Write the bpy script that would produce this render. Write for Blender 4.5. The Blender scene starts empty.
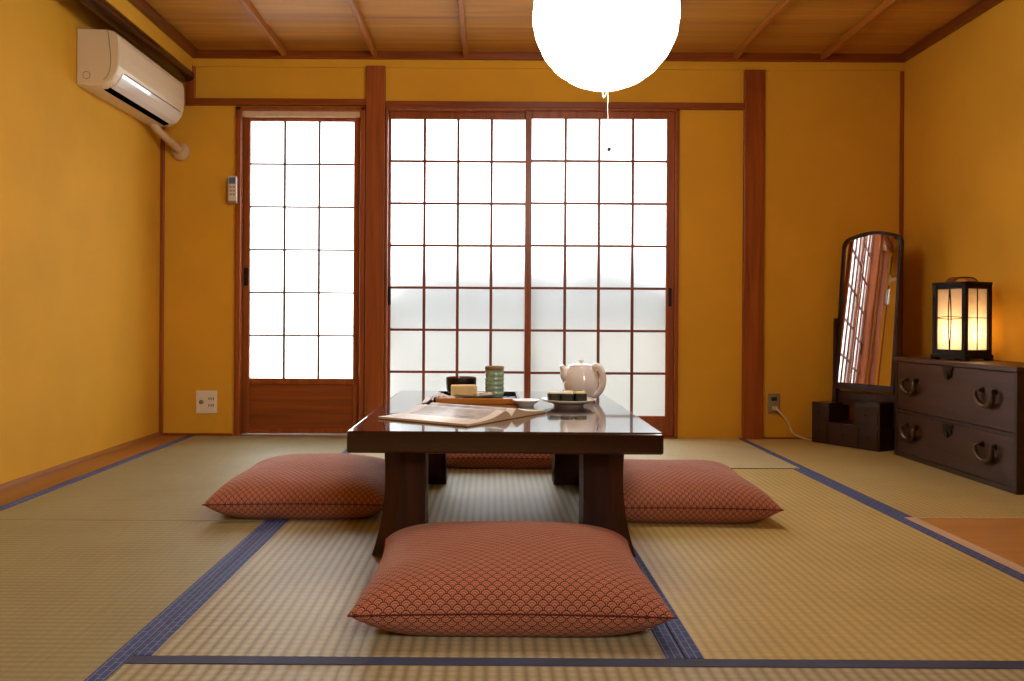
import bpy, bmesh, math, random
from mathutils import Vector, Matrix
random.seed(7)
S = bpy.context.scene
COL = S.collection
PI = math.pi

# ------------------------------------------------------------------ materials
def lin(r, g, b):
    f = lambda c: (c/255/12.92) if c/255 <= .04045 else (((c/255)+.055)/1.055)**2.4
    return (f(r), f(g), f(b), 1)

class NT:
    """small node-tree helper"""
    def __init__(s, name):
        s.m = bpy.data.materials.new(name); s.m.use_nodes = True
        s.t = s.m.node_tree; s.t.nodes.clear()
        s.out = s.t.nodes.new('ShaderNodeOutputMaterial')
    def n(s, typ, ins=None, **props):
        k = s.t.nodes.new(typ)
        for a, v in props.items(): setattr(k, a, v)
        for a, v in (ins or {}).items(): s.set(k.inputs[a], v)
        return k
    def set(s, sock, v):
        if isinstance(v, bpy.types.NodeSocket): s.t.links.new(v, sock)
        elif isinstance(v, bpy.types.Node): s.t.links.new(v.outputs[0], sock)
        else: sock.default_value = v
    def math(s, op, a, b=0.0, c=0.0):
        k = s.n('ShaderNodeMath', {0: a, 1: b, 2: c}, operation=op); return k.outputs[0]
    def ramp(s, fac, stops, interp='LINEAR'):
        k = s.n('ShaderNodeValToRGB', {0: fac}); e = k.color_ramp; e.interpolation = interp
        while len(e.elements) < len(stops): e.elements.new(.5)
        for el, (p, c) in zip(e.elements, stops): el.position = p; el.color = c
        return k.outputs[0]
    def mix(s, fac, a, b, blend='MIX'):
        k = s.n('ShaderNodeMix', data_type='RGBA', blend_type=blend)
        s.set(k.inputs[0], fac); s.set(k.inputs[6], a); s.set(k.inputs[7], b); return k.outputs[2]
    def coord(s, which='Object', scale=(1,1,1), rot=(0,0,0)):
        tc = s.n('ShaderNodeTexCoord')
        mp = s.n('ShaderNodeMapping', {'Vector': tc.outputs[which], 'Scale': scale, 'Rotation': rot})
        return mp.outputs[0]
    def bump(s, h, strength=.3, dist=.002):
        return s.n('ShaderNodeBump', {'Height': h, 'Strength': strength, 'Distance': dist}).outputs[0]
    def bsdf(s, color, rough=.5, normal=None, **kw):
        d = {'Base Color': color, 'Roughness': rough}
        if normal is not None: d['Normal'] = normal
        d.update(kw)
        b = s.n('ShaderNodeBsdfPrincipled', d)
        s.t.links.new(b.outputs[0], s.out.inputs[0]); return b

def plain(name, color, rough=.5, var=.06, bump=0.0, bscale=60, **kw):
    t = NT(name)
    v = t.coord()
    nz = t.n('ShaderNodeTexNoise', {'Vector': v, 'Scale': 9.0, 'Detail': 4.0})
    dark = tuple(c*(1-var*2) for c in color[:3])+(1,)
    lite = tuple(min(1, c*(1+var*2)) for c in color[:3])+(1,)
    c = t.ramp(nz.outputs[0], [(.3, dark), (.7, lite)])
    nm = None
    if bump:
        b = t.n('ShaderNodeTexNoise', {'Vector': v, 'Scale': float(bscale), 'Detail': 3.0})
        nm = t.bump(b.outputs[0], bump)
    t.bsdf(c, rough, nm, **kw)
    return t.m

def wood(name, c1, c2, axis='z', rough=.4, fine=1.0, bump=.15, **kw):
    t = NT(name)
    a = {'x': (1.2, 28, 28), 'y': (28, 1.2, 28), 'z': (28, 28, 1.2)}[axis]
    a = tuple(q*fine for q in a)
    v = t.coord(scale=a)
    n1 = t.n('ShaderNodeTexNoise', {'Vector': v, 'Scale': 1.0, 'Detail': 6.0, 'Roughness': .6, 'Distortion': .6})
    v2 = t.coord(scale=tuple(q*4 for q in a))
    n2 = t.n('ShaderNodeTexNoise', {'Vector': v2, 'Scale': 1.0, 'Detail': 3.0})
    f = t.math('ADD', t.math('MULTIPLY', n1.outputs[0], .75), t.math('MULTIPLY', n2.outputs[0], .25))
    c = t.ramp(f, [(.32, c1), (.68, c2)])
    t.bsdf(c, rough, t.bump(f, bump, .001), **kw)
    return t.m

M = {}
def plaster(name, col):
    t = NT(name)
    v = t.coord()
    n1 = t.n('ShaderNodeTexNoise', {'Vector': v, 'Scale': 2.2, 'Detail': 5.0})
    n2 = t.n('ShaderNodeTexNoise', {'Vector': v, 'Scale': 160.0, 'Detail': 4.0})
    n3 = t.n('ShaderNodeTexNoise', {'Vector': v, 'Scale': 30.0, 'Detail': 4.0})
    c = t.ramp(n1.outputs[0], [(.25, tuple(q*.9 for q in col[:3])+(1,)), (.75, tuple(min(1, q*1.07) for q in col[:3])+(1,))])
    h = t.math('ADD', n2.outputs[0], n3.outputs[0])
    t.bsdf(c, .85, t.bump(h, .25, .002))
    return t.m
M['plaster'] = plaster('mustard_plaster', lin(222, 166, 40))
M['plaster_rear'] = plaster('rear_plaster', lin(205, 170, 110))
M['post'] = wood('cedar_post_wood', lin(122, 54, 16), lin(170, 88, 26), 'z', .38)
M['rail'] = wood('cedar_rail_wood', lin(108, 46, 8), lin(154, 76, 14), 'x', .38)
M['rail_y'] = wood('cedar_rail_wood_lengthwise', lin(90, 42, 10), lin(134, 68, 18), 'y', .4)
M['panel'] = wood('door_panel_wood', lin(100, 42, 8), lin(162, 82, 20), 'x', .42, .5)
M['ceil'] = wood('ceiling_board_wood', lin(150, 92, 24), lin(206, 146, 54), 'x', .55, .35)
M['batten'] = wood('ceiling_batten_wood', lin(136, 76, 16), lin(178, 108, 30), 'y', .5)
M['lintel'] = wood('polished_lintel_wood', lin(52, 24, 14), lin(92, 46, 26), 'y', .2)
M['board'] = wood('alcove_floor_wood', lin(134, 84, 34), lin(176, 122, 62), 'y', .35, .5)
M['board_x'] = wood('corner_floor_wood', lin(186, 128, 56), lin(216, 160, 82), 'x', .35, .5)
M['pale'] = wood('pale_edging_wood', lin(206, 176, 140), lin(226, 200, 168), 'y', .4)
M['table'] = wood('dark_table_wood', lin(30, 13, 13), lin(52, 22, 19), 'x', .12, .6, .02, **{'Coat Weight': 1.0, 'Coat Roughness': .03, 'Specular IOR Level': .5})
M['leg'] = wood('dark_leg_wood', lin(32, 14, 8), lin(66, 32, 16), 'z', .5, .8, **{'Specular IOR Level': .25})
M['tansu'] = wood('chest_wood', lin(20, 9, 8), lin(84, 52, 42), 'y', .42, .35)
M['tansu_dark'] = wood('chest_frame_wood', lin(28, 14, 10), lin(54, 30, 24), 'y', .42, .6)
M['kyodai'] = wood('mirror_stand_wood', lin(30, 12, 8), lin(52, 22, 14), 'z', .3, .8)
M['iron'] = plain('black_iron', lin(46, 40, 34), .4, .1, .2, 90, Metallic=.85)
M['iron_ring'] = plain('worn_iron', lin(92, 74, 58), .36, .1, .2, 90, Metallic=.9)
M['andon'] = plain('lantern_frame_lacquer', lin(18, 7, 4), .55, .06, **{'Specular IOR Level': .25})
M['andon_handle'] = wood('lantern_handle_wood', lin(92, 50, 22), lin(130, 76, 36), 'x', .4)
M['ceramic'] = plain('white_glaze', lin(242, 240, 240), .12, .02, **{'Coat Weight': .6, 'Coat Roughness': .05})
M['plate'] = plain('plate_glaze', lin(240, 236, 236), .18, .02)
M['dish'] = plain('grey_dish_glaze', lin(150, 138, 122), .3, .06)
M['celadon'] = plain('celadon_glaze', lin(146, 182, 158), .14, .1, **{'Coat Weight': .7, 'Coat Roughness': .05})
M['cup_rim'] = plain('unglazed_cup_rim', lin(150, 116, 66), .5)
M['lacquer'] = plain('black_lacquer', lin(14, 9, 9), .3, .1, **{'Specular IOR Level': .3})
M['lacquer_red'] = plain('red_lacquer', lin(110, 26, 16), .15)
M['tray_wood'] = wood('tray_rim_wood', lin(176, 100, 28), lin(222, 146, 54), 'x', .3)
M['tray_dark'] = plain('tray_black_lacquer', lin(40, 34, 34), .22)
M['cake'] = plain('beige_sponge', lin(238, 212, 150), .8, .08, .5, 120)
M['white_paper'] = plain('white_paper', lin(240, 236, 232), .8, .02)
M['pick'] = plain('brown_bamboo', lin(132, 74, 34), .5)
M['nori'] = plain('dark_green_wrap', lin(34, 36, 16), .45, .15, .4, 200)
M['roll_white'] = plain('pale_cream_filling', lin(240, 230, 200), .6, .04, .4, 250)
M['roll_yellow'] = plain('pale_yellow_filling', lin(236, 222, 140), .6, .05, .4, 250)
M['ac'] = plain('cream_plastic', lin(230, 212, 180), .35, .01)
M['ac_flap'] = plain('glossy_white_plastic', lin(232, 224, 214), .12, .01, **{'Coat Weight': .5})
M['ac_dark'] = plain('outlet_slot_black', lin(4, 4, 4), .9, .05, **{'Specular IOR Level': 0.0})
M['ac_line'] = plain('seam_grey', lin(110, 98, 86), .6)
M['pipe'] = plain('cream_pipe_plastic', lin(206, 176, 136), .5, .04)
M['plastic_white'] = plain('white_switch_plastic', lin(232, 222, 206), .35, .01)
M['plastic_grey'] = plain('grey_switch_plastic', lin(150, 136, 112), .4, .02)
M['hole'] = plain('socket_hole_dark', lin(30, 24, 20), .6)
M['remote'] = plain('remote_plastic', lin(214, 206, 200), .4, .01)
M['screen'] = plain('remote_screen', lin(96, 112, 150), .2, .02)
M['cord'] = plain('cream_cord', lin(216, 200, 160), .5, .02)
M['alu'] = plain('aluminium_rail', lin(220, 220, 220), .25, .02, Metallic=.6)
M['string'] = plain('white_string', lin(240, 236, 230), .7, .02)
M['knob'] = plain('black_bead', lin(24, 22, 22), .3)
M['bar_grey'] = wood('glazing_bar_wood', lin(92, 56, 40), lin(128, 84, 62), 'z', .45)
M['bar'] = wood('lattice_bar_wood', lin(100, 40, 10), lin(144, 66, 18), 'z', .4)
M['garden_wall'] = plain('pale_garden_wall', lin(110, 117, 114), .9, .03, .2, 30)
M['garden_floor'] = plain('pale_concrete', lin(228, 228, 224), .9, .03)
M['hedge'] = plain('hedge_leaves', lin(40, 46, 44), .9, .3, .6, 20)
M['mirror'] = None

def mk_mirror():
    t = NT('mirror_silver'); v = t.coord()
    n = t.n('ShaderNodeTexNoise', {'Vector': v, 'Scale': 3.0})
    c = t.ramp(n.outputs[0], [(0, (.86, .86, .85, 1)), (1, (.9, .9, .89, 1))])
    t.bsdf(c, .01, Metallic=1.0); return t.m
M['mirror'] = mk_mirror()

def mk_glass(name, rough, bs):
    t = NT(name); v = t.coord(scale=(1, 1, 1))
    n = t.n('ShaderNodeTexNoise', {'Vector': v, 'Scale': bs, 'Detail': 2.0})
    nm = t.bump(n.outputs[0], .35, .002)
    r = t.n('ShaderNodeBsdfRefraction', {'Color': (1, 1, 1, 1), 'Roughness': rough, 'IOR': 1.45, 'Normal': nm})
    tl = t.n('ShaderNodeBsdfTranslucent', {'Color': (.96, .97, .97, 1)})
    gl = t.n('ShaderNodeBsdfGlossy', {'Color': (1, 1, 1, 1), 'Roughness': .35})
    mx = t.n('ShaderNodeMixShader', {0: .12, 1: r.outputs[0], 2: tl.outputs[0]})
    mx2 = t.n('ShaderNodeMixShader', {0: .04, 1: mx.outputs[0], 2: gl.outputs[0]})
    t.t.links.new(mx2.outputs[0], t.out.inputs[0]); return t.m
M['glass'] = mk_glass('patterned_frosted_glass', .34, 120.0)

def mk_lantern():
    t = NT('glowing_washi_paper'); v = t.coord()
    n = t.n('ShaderNodeTexNoise', {'Vector': v, 'Scale': 14.0, 'Detail': 5.0})
    c = t.ramp(n.outputs[0], [(.3, (1, .90, .76, 1)), (.7, (1, .94, .84, 1))])
    t.bsdf((.9, .88, .84, 1), .9, t.bump(n.outputs[0], .4, .004), **{'Emission Color': c, 'Emission Strength': 12.5})
    return t.m
M['lantern'] = mk_lantern()

def mk_paper():
    t = NT('andon_paper'); v = t.coord()
    n = t.n('ShaderNodeTexNoise', {'Vector': v, 'Scale': 40.0, 'Detail': 4.0})
    c = t.ramp(n.outputs[0], [(.3, (.84, .76, .62, 1)), (.7, (.92, .85, .72, 1))])
    tl = t.n('ShaderNodeBsdfTranslucent', {'Color': c})
    df = t.n('ShaderNodeBsdfDiffuse', {'Color': c})
    mx = t.n('ShaderNodeMixShader', {0: .25, 1: tl.outputs[0], 2: df.outputs[0]})
    t.t.links.new(mx.outputs[0], t.out.inputs[0]); return t.m
M['andon_paper'] = mk_paper()

def mk_tatami(name, c1, c2, along='x', pitch=.024, depth=1.0):
    """woven rush: ribs across the mat, each rib crossed by the warp rows"""
    t = NT(name)
    sep = t.n('ShaderNodeSeparateXYZ', {0: t.coord()})
    X, Y = sep.outputs[0], sep.outputs[1]
    if along == 'y': X, Y = Y, X
    k = 2*PI/pitch
    rib = t.math('MULTIPLY_ADD', t.math('SINE', t.math('MULTIPLY', X, k)), .5, .5)       # ribs spaced along X
    row = t.math('MULTIPLY_ADD', t.math('SINE', t.math('MULTIPLY', Y, k*1.0)), .5, .5)
    n1 = t.n('ShaderNodeTexNoise', {'Vector': t.coord(scale=(3, 3, 3)), 'Scale': 1.0, 'Detail': 4.0})
    sc = (8, 300, 1) if along == 'x' else (300, 8, 1)
    n2 = t.n('ShaderNodeTexNoise', {'Vector': t.coord(scale=sc), 'Scale': 1.0, 'Detail': 3.0})
    ribs = t.math('POWER', rib, .6)
    f = t.math('ADD', t.math('MULTIPLY', ribs, .42*depth), t.math('MULTIPLY', t.math('MULTIPLY', row, rib), .22*depth))
    f = t.math('ADD', f, t.math('MULTIPLY', n2.outputs[0], .42))
    f = t.math('ADD', f, t.math('MULTIPLY', t.math('SUBTRACT', n1.outputs[0], .5), .3))
    f = t.math('ADD', f, .28*(1-depth))
    c = t.ramp(f, [(.1, c1), (.85, c2)])
    h = t.math('ADD', t.math('MULTIPLY', ribs, 1.0), t.math('MULTIPLY', row, .35))
    t.bsdf(c, .5, t.bump(h, .35*depth, .0025), **{'Specular IOR Level': .35})
    return t.m
M['tat_a'] = mk_tatami('tatami_rush_golden', lin(116, 108, 74), lin(180, 173, 132), 'y', .022, .40)
M['tat_b'] = mk_tatami('tatami_rush_ribbed', lin(112, 104, 78), lin(204, 196, 160), 'x', .024, .62)
M['tat_c'] = mk_tatami('tatami_rush_pale', lin(166, 156, 112), lin(222, 212, 168), 'y', .022, .3)
M['tat_d'] = mk_tatami('tatami_rush_yellow', lin(146, 126, 70), lin(226, 206, 138), 'x', .024, .45)
M['floor'] = mk_tatami('floor_rush', lin(132, 104, 54), lin(196, 166, 98), 'x', .024, .5)

def mk_heri():
    t = NT('navy_mat_border'); v = t.coord(rot=(0, 0, PI/2))
    br = t.n('ShaderNodeTexBrick', {'Vector': v, 'Color1': lin(40, 60, 118), 'Color2': lin(50, 70, 130), 'Mortar': lin(150, 164, 206),
             'Scale': 1.0, 'Mortar Size': .0009, 'Brick Width': .034, 'Row Height': .0135, 'Bias': 0.0}, offset=.5)
    n = t.n('ShaderNodeTexNoise', {'Vector': v, 'Scale': 700.0, 'Detail': 2.0})
    c = t.mix(.35, br.outputs[0], t.ramp(n.outputs[0], [(.3, lin(32, 46, 94)), (.7, lin(84, 100, 156))]))
    t.bsdf(c, .7, t.bump(n.outputs[0], .3, .001)); return t.m
M['heri'] = mk_heri()
M['heri_plain'] = plain('navy_mat_border_plain', lin(56, 66, 100), .7, .12, .3, 500)

def mk_zabuton():
    """overlapping wave scales with concentric rings, from UV in metres"""
    t = NT('wave_scale_cotton')
    tc = t.n('ShaderNodeTexCoord')
    sep = t.n('ShaderNodeSeparateXYZ', {0: tc.outputs['UV']})
    cell = .0225; h = .36
    u = t.math('DIVIDE', sep.outputs[0], cell); v = t.math('DIVIDE', sep.outputs[1], cell*1.25)
    R = .5
    j0 = t.math('CEIL', t.math('DIVIDE', t.math('SUBTRACT', v, R), h))
    ds = []
    for k in range(3):
        j = t.math('ADD', j0, float(k))
        off = t.math('MULTIPLY', t.math('FLOORED_MODULO', j, 2.0), .5)
        du = t.math('SUBTRACT', t.math('FRACT', t.math('ADD', u, off)), .5)
        dv = t.math('SUBTRACT', v, t.math('MULTIPLY', j, h))
        ds.append(t.math('SQRT', t.math('ADD', t.math('MULTIPLY', du, du), t.math('MULTIPLY', dv, dv))))
    d = ds[2]
    for k in (1, 0):
        ins = t.math('LESS_THAN', ds[k], R)
        m = t.n('ShaderNodeMix', data_type='FLOAT')
        t.set(m.inputs[0], ins); t.set(m.inputs[2], d); t.set(m.inputs[3], ds[k]); d = m.outputs[0]
    ring = t.math('MULTIPLY_ADD', t.math('COSINE', t.math('MULTIPLY', d, 2*PI/.19)), .5, .5)
    edge = t.math('GREATER_THAN', d, .425)
    f = t.math('MULTIPLY', t.math('MULTIPLY_ADD', ring, .62, .32), t.math('SUBTRACT', 1.0, edge))
    n = t.n('ShaderNodeTexNoise', {'Vector': tc.outputs['UV'], 'Scale': 5.0, 'Detail': 3.0})
    red = t.ramp(n.outputs[0], [(.3, lin(56, 12, 15)), (.7, lin(68, 16, 18))])
    c = t.mix(t.math('MULTIPLY', f, .95), red, lin(224, 142, 108))
    h2 = t.n('ShaderNodeTexNoise', {'Vector': tc.outputs['UV'], 'Scale': 9.0, 'Detail': 2.0})
    hh = t.math('ADD', t.math('MULTIPLY', f, .12), t.math('MULTIPLY', h2.outputs[0], 3.0))
    t.bsdf(c, .85, t.bump(hh, .5, .006), **{'Sheen Weight': .15}); return t.m
M['zabuton'] = mk_zabuton()
M['piping'] = plain('maroon_seam', lin(92, 32, 26), .85, .1)

def mk_cloth():
    t = NT('white_checked_cloth'); v = t.coord()
    br = t.n('ShaderNodeTexBrick', {'Vector': v, 'Color1': lin(240, 240, 244), 'Color2': lin(236, 236, 242), 'Mortar': lin(34, 44, 92),
             'Scale': 1.0, 'Mortar Size': .0014, 'Brick Width': .03, 'Row Height': .03}, offset=0.0)
    t.bsdf(br.outputs[0], .85); return t.m
M['cloth'] = mk_cloth()

def mk_page():
    """a printed page: picture block and text lines from UV"""
    t = NT('printed_page'); tc = t.n('ShaderNodeTexCoord')
    sep = t.n('ShaderNodeSeparateXYZ', {0: tc.outputs['UV']}); U, V = sep.outputs[0], sep.outputs[1]
    def box(a, b, c, d):
        q = t.math('MULTIPLY', t.math('GREATER_THAN', U, a), t.math('LESS_THAN', U, b))
        return t.math('MULTIPLY', q, t.math('MULTIPLY', t.math('GREATER_THAN', V, c), t.math('LESS_THAN', V, d)))
    n = t.n('ShaderNodeTexNoise', {'Vector': tc.outputs['UV'], 'Scale': 5.0, 'Detail': 6.0})
    pic = t.ramp(n.outputs[0], [(.3, lin(140, 136, 144)), (.5, lin(196, 192, 194)), (.7, lin(176, 164, 152))])
    paper = lin(246, 240, 232)
    c = t.mix(box(.42, .93, .1, .9), paper, pic)
    ln = t.math('GREATER_THAN', t.math('SINE', t.math('MULTIPLY', U, 260.0)), .3)
    wd = t.n('ShaderNodeTexNoise', {'Vector': tc.outputs['UV'], 'Scale': 70.0})
    ln = t.math('MULTIPLY', ln, t.math('GREATER_THAN', wd.outputs[0], .42))
    c = t.mix(t.math('MULTIPLY', t.math('MULTIPLY', ln, box(.08, .34, .12, .88)), .45), c, lin(110, 104, 104))
    t.bsdf(c, .4); return t.m
M['page'] = mk_page()
M['page_edge'] = plain('page_edges', lin(214, 190, 160), .7, .08)
M['cover'] = plain('book_cover', lin(120, 84, 56), .4)

# ------------------------------------------------------------------ mesh helpers
class MB:
    def __init__(s): s.bm = bmesh.new(); s.mi = 0
    def _mark(s, faces, smooth=False):
        for f in faces: f.material_index = s.mi; f.smooth = smooth
    def box(s, x0, x1, y0, y1, z0, z1, bevel=0, seg=2, mat=None):
        t = bmesh.new()
        bmesh.ops.create_cube(t, size=1)
        for v in t.verts:
            v.co = Vector((x0+(v.co.x+.5)*(x1-x0), y0+(v.co.y+.5)*(y1-y0), z0+(v.co.z+.5)*(z1-z0)))
        if bevel: bmesh.ops.bevel(t, geom=t.edges[:], offset=bevel, segments=seg, affect='EDGES', profile=.5)
        if mat is not None: bmesh.ops.transform(t, matrix=mat, verts=t.verts)
        s._merge(t)
        return s
    def _merge(s, t, smooth=False):
        mp = {v: s.bm.verts.new(v.co) for v in t.verts}
        for f in t.faces:
            try:
                g = s.bm.faces.new([mp[v] for v in f.verts]); g.material_index = s.mi; g.smooth = smooth
            except ValueError: pass
        t.free()
    def rings(s, rs, closed=True, cap=True, smooth=True):
        """loft through a list of rings of equal length"""
        vs = [[s.bm.verts.new(p) for p in r] for r in rs]
        n = len(rs[0])
        for a, b in zip(vs, vs[1:]):
            for i in range(n if closed else n-1):
                j = (i+1) % n
                try: f = s.bm.faces.new((a[i], a[j], b[j], b[i])); f.material_index = s.mi; f.smooth = smooth
                except ValueError: pass
        if cap and closed:
            for r in (vs[0], vs[-1]):
                try: f = s.bm.faces.new(r); f.material_index = s.mi
                except ValueError: pass
        return s
    def lathe(s, prof, c=(0, 0, 0), n=40, cap=True, smooth=True, wob=None):
        rs = []
        for k, (r, z) in enumerate(prof):
            rs.append([Vector((c[0]+r*math.cos(2*PI*i/n)*(wob(k, i) if wob else 1), c[1]+r*math.sin(2*PI*i/n)*(wob(k, i) if wob else 1), c[2]+z)) for i in range(n)])
        return s.rings(rs, True, cap, smooth)
    def tube(s, pts, r, n=10, sub=6, smooth=True, flat=1.0, up=None):
        """tube along a Catmull-Rom path; r is a number or one per point; flat squashes the section"""
        P = [Vector(p) for p in pts]
        R = r if isinstance(r, (list, tuple)) else [r]*len(P)
        Q = []; RR = []
        if len(P) > 2 and sub > 1:
            for i in range(len(P)-1):
                p0 = P[max(i-1, 0)]; p1 = P[i]; p2 = P[i+1]; p3 = P[min(i+2, len(P)-1)]
                for k in range(sub):
                    t = k/sub
                    Q.append(.5*((2*p1)+(p2-p0)*t+(2*p0-5*p1+4*p2-p3)*t*t+(3*p1-p0-3*p2+p3)*t**3))
                    RR.append(R[i]*(1-t)+R[i+1]*t)
            Q.append(P[-1]); RR.append(R[-1])
        else: Q, RR = P, list(R)
        rs = []; nrm = None
        for i, q in enumerate(Q):
            d = (Q[min(i+1, len(Q)-1)]-Q[max(i-1, 0)]).normalized()
            if nrm is None:
                a = Vector(up) if up else (Vector((0, 0, 1)) if abs(d.z) < .9 else Vector((1, 0, 0)))
                nrm = d.cross(a).normalized()
            nrm = (nrm-d*nrm.dot(d)).normalized(); b = d.cross(nrm)
            rs.append([q+nrm*math.cos(2*PI*k/n)*RR[i]+b*math.sin(2*PI*k/n)*RR[i]*flat for k in range(n)])
        return s.rings(rs, True, True, smooth)
    def prism(s, poly, h0, h1, plane='xz', smooth=False):
        """extrude a 2-D outline; plane xz extrudes along y, yz along x, xy along z"""
        def P(a, b, h): return {'xz': Vector((a, h, b)), 'yz': Vector((h, a, b)), 'xy': Vector((a, b, h))}[plane]
        return s.rings([[P(a, b, h0) for a, b in poly], [P(a, b, h1) for a, b in poly]], True, True, smooth)
    def build(s, name, mat, parent=None, auto=True):
        bmesh.ops.recalc_face_normals(s.bm, faces=s.bm.faces[:])
        me = bpy.data.meshes.new(name); s.bm.to_mesh(me); s.bm.free()
        for m in (mat if isinstance(mat, (list, tuple)) else [mat]): me.materials.append(m)
        o = bpy.data.objects.new(name, me); COL.objects.link(o)
        if parent is not None: o.parent = parent
        return o

def tag(o, label=None, cat=None, group=None, kind=None):
    if label: o['label'] = label
    if cat: o['category'] = cat
    if group: o['group'] = group
    if kind: o['kind'] = kind
    return o
def thing(name, loc, label, cat, rz=0, group=None, kind=None):
    o = bpy.data.objects.new(name, None); o.empty_display_size = .05; COL.objects.link(o)
    o.location = loc; o.rotation_euler = (0, 0, rz)
    return tag(o, label, cat, group, kind)
def struct(name, mb, mat, label, cat):
    return tag(mb.build(name, mat), label, cat, None, 'structure')
def bx(*a, **k): return MB().box(*a, **k)

# ------------------------------------------------------------------ camera (level, slightly rolled; 29 mm)
CX, CY, F, EYE = 491.0, 321.0, 832.0, .634
cam_d = bpy.data.cameras.new('camera'); cam = bpy.data.objects.new('camera', cam_d); COL.objects.link(cam)
cam_d.sensor_width = 36; cam_d.lens = F/1024*36; cam_d.clip_start = .02
cam_d.shift_x = (512-CX)/1024; cam_d.shift_y = -(340.5-CY)/1024
cam.matrix_world = Matrix.Translation((0, 0, EYE)) @ Matrix.Rotation(PI/2, 4, 'X') @ Matrix.Rotation(.006, 4, 'Z')
S.camera = cam

# ------------------------------------------------------------------ room constants
XL, XH, XR = -1.809, -1.634, 2.247      # alcove wall, hanging wall face, right wall
YB, YR = 4.547, -1.6                    # back wall face, rear wall face
ZC = 2.105
DX0, DX1, WX0, WX1, ZO = -1.397, -.690, -.579, 1.020, 1.795
W = .005466
def wx(px): return (px-CX)*W
def wz(py): return EYE+(CY-py)*W

# floor and shell
struct('floor', bx(XL-.1, XR+.1, YR-.1, YB+.12, -.12, -.045), M['floor'], 'floor under the straw mats', 'floor')
wb = MB()
for a in ((XL-.1, DX0, -.12, ZC+.1), (DX1, WX0, -.12, ZC+.1), (WX1, XR+.1, -.12, ZC+.1), (DX0, DX1, ZO, ZC+.1), (WX0, WX1, ZO, ZC+.1), (DX0, DX1, -.12, 0), (WX0, WX1, -.12, 0)):
    wb.box(a[0], a[1], YB, YB+.12, a[2], a[3])
struct('wall_back', wb, M['plaster'], 'mustard plaster back wall with glazed door and window', 'wall')
struct('wall_left', bx(XL-.1, XL, YR, YB, -.12, ZC+.1), M['plaster'], 'mustard plaster left wall behind the air conditioner', 'wall')
struct('wall_right', bx(XR, XR+.1, YR, YB, -.12, ZC+.1), M['plaster'], 'mustard plaster right wall behind the chest', 'wall')
struct('wall_hanging', bx(XH-.06, XH, YR, YB, 1.96, ZC+.02), M['plaster'], 'mustard hanging wall strip above the dark lintel', 'wall')
wr = bx(XL-.1, XR+.1, YR-.1, YR, -.12, ZC+.1)
struct('wall_rear', wr, M['plaster_rear'], 'rear wall behind the viewer', 'wall')

# ceiling of lapped boards
cb = MB(); y = YB; k = 0
cb.box(XL-.1, XR+.1, YR-.1, YB+.12, ZC+.02, ZC+.08)
while y > YR:
    wdt = .44 if k == 0 else .375
    cb.prism([(y-wdt-.012, ZC+.003), (y, ZC-.011), (y, ZC+.004), (y-wdt-.012, ZC+.016)], XH-.01, XR+.01, 'yz')
    y -= wdt; k += 1
struct('ceiling', cb, M['ceil'], 'brown board ceiling with thin battens', 'ceiling')

n_trim = [0]
def trim(mb, mat, label, cat='trim'):
    n_trim[0] += 1
    return struct('trim_%d' % n_trim[0], mb, mat, label, cat)
for px, lb in ((282, 'first'), (373, 'second'), (464, 'third'), (554, 'fourth'), (645, 'fifth'), (735, 'sixth'), (822, 'seventh')):
    x = (px-CX)*W*.99
    trim(bx(x-.013, x+.013, YR, YB-.03, ZC-.042, ZC-.004, bevel=.004), M['batten'], lb+' ceiling batten counted from the left', 'batten')
trim(bx(XH, XR, YB-.035, YB, ZC-.05, ZC-.004, bevel=.004), M['rail'], 'dark ceiling moulding along the back wall', 'moulding')
trim(bx(XH, XH+.035, YR, YB-.035, ZC-.05, ZC-.004, bevel=.004), M['rail_y'], 'dark ceiling moulding above the left lintel', 'moulding')
trim(bx(XR-.035, XR, YR, YB-.035, ZC-.05, ZC-.004, bevel=.004), M['rail_y'], 'dark ceiling moulding along the right wall', 'moulding')
trim(bx(XH, XR, YB-.012, YB, 2.012, ZC-.045, bevel=.002), M['plaster'], 'mustard band under the ceiling moulding on the back wall', 'moulding')
# posts and rails on the back wall
def bar_wall(p0, p1, z0, z1, mat, label, dep=.022, cat='post'):
    trim(bx(wx(p0), wx(p1), YB-dep, YB+.01, z0, z1, bevel=.003), mat, label, cat)
bar_wall(365.5, 384.5, 0, 2.018, M['post'], 'brown wooden post between the glazed door and the window', .03)
bar_wall(742, 762, 0, 2.01, M['post'], 'brown wooden post right of the window', .026)
bar_wall(160.2, 164, 0, 1.79, M['post'], 'slim dark strip in the left corner of the back wall', .012)
bar_wall(898.5, 902, 0, 2.01, M['post'], 'slim dark strip in the right corner of the back wall', .012)
bar_wall(185.5, 194.5, 1.80, 2.015, M['post'], 'short dark stub post under the left end of the ceiling', .02)
bar_wall(188, 365.5, wz(107.5), wz(101), M['rail'], 'brown rail above the glazed door', .03, 'rail')
bar_wall(384.5, 742, wz(109), wz(102.5), M['rail'], 'brown rail above the sliding window', .026, 'rail')
bar_wall(164, 233, -.001, .012, M['rail'], 'thin brown strip at the foot of the back wall on the left', .01, 'baseboard')
bar_wall(762, 899, -.001, .008, M['rail'], 'thin brown strip at the foot of the back wall on the right', .008, 'baseboard')
# lintel over the alcove: polished round wood
lt = MB()
rs = []
for yy in (YR+.02, YB-.002):
    rs.append([Vector((XH-.034+.046*math.copysign(abs(math.cos(a))**.8, math.cos(a)), yy, 1.958+.031*math.sin(a))) for a in [2*PI*i/20 for i in range(20)]])
lt.rings(rs)
trim(lt, M['lintel'], 'polished dark round lintel above the air conditioner', 'lintel')
trim(bx(XL, XL+.006, YR, YB-.012, 0, .02), M['board'], 'thin strip at the foot of the left wall', 'baseboard')
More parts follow.
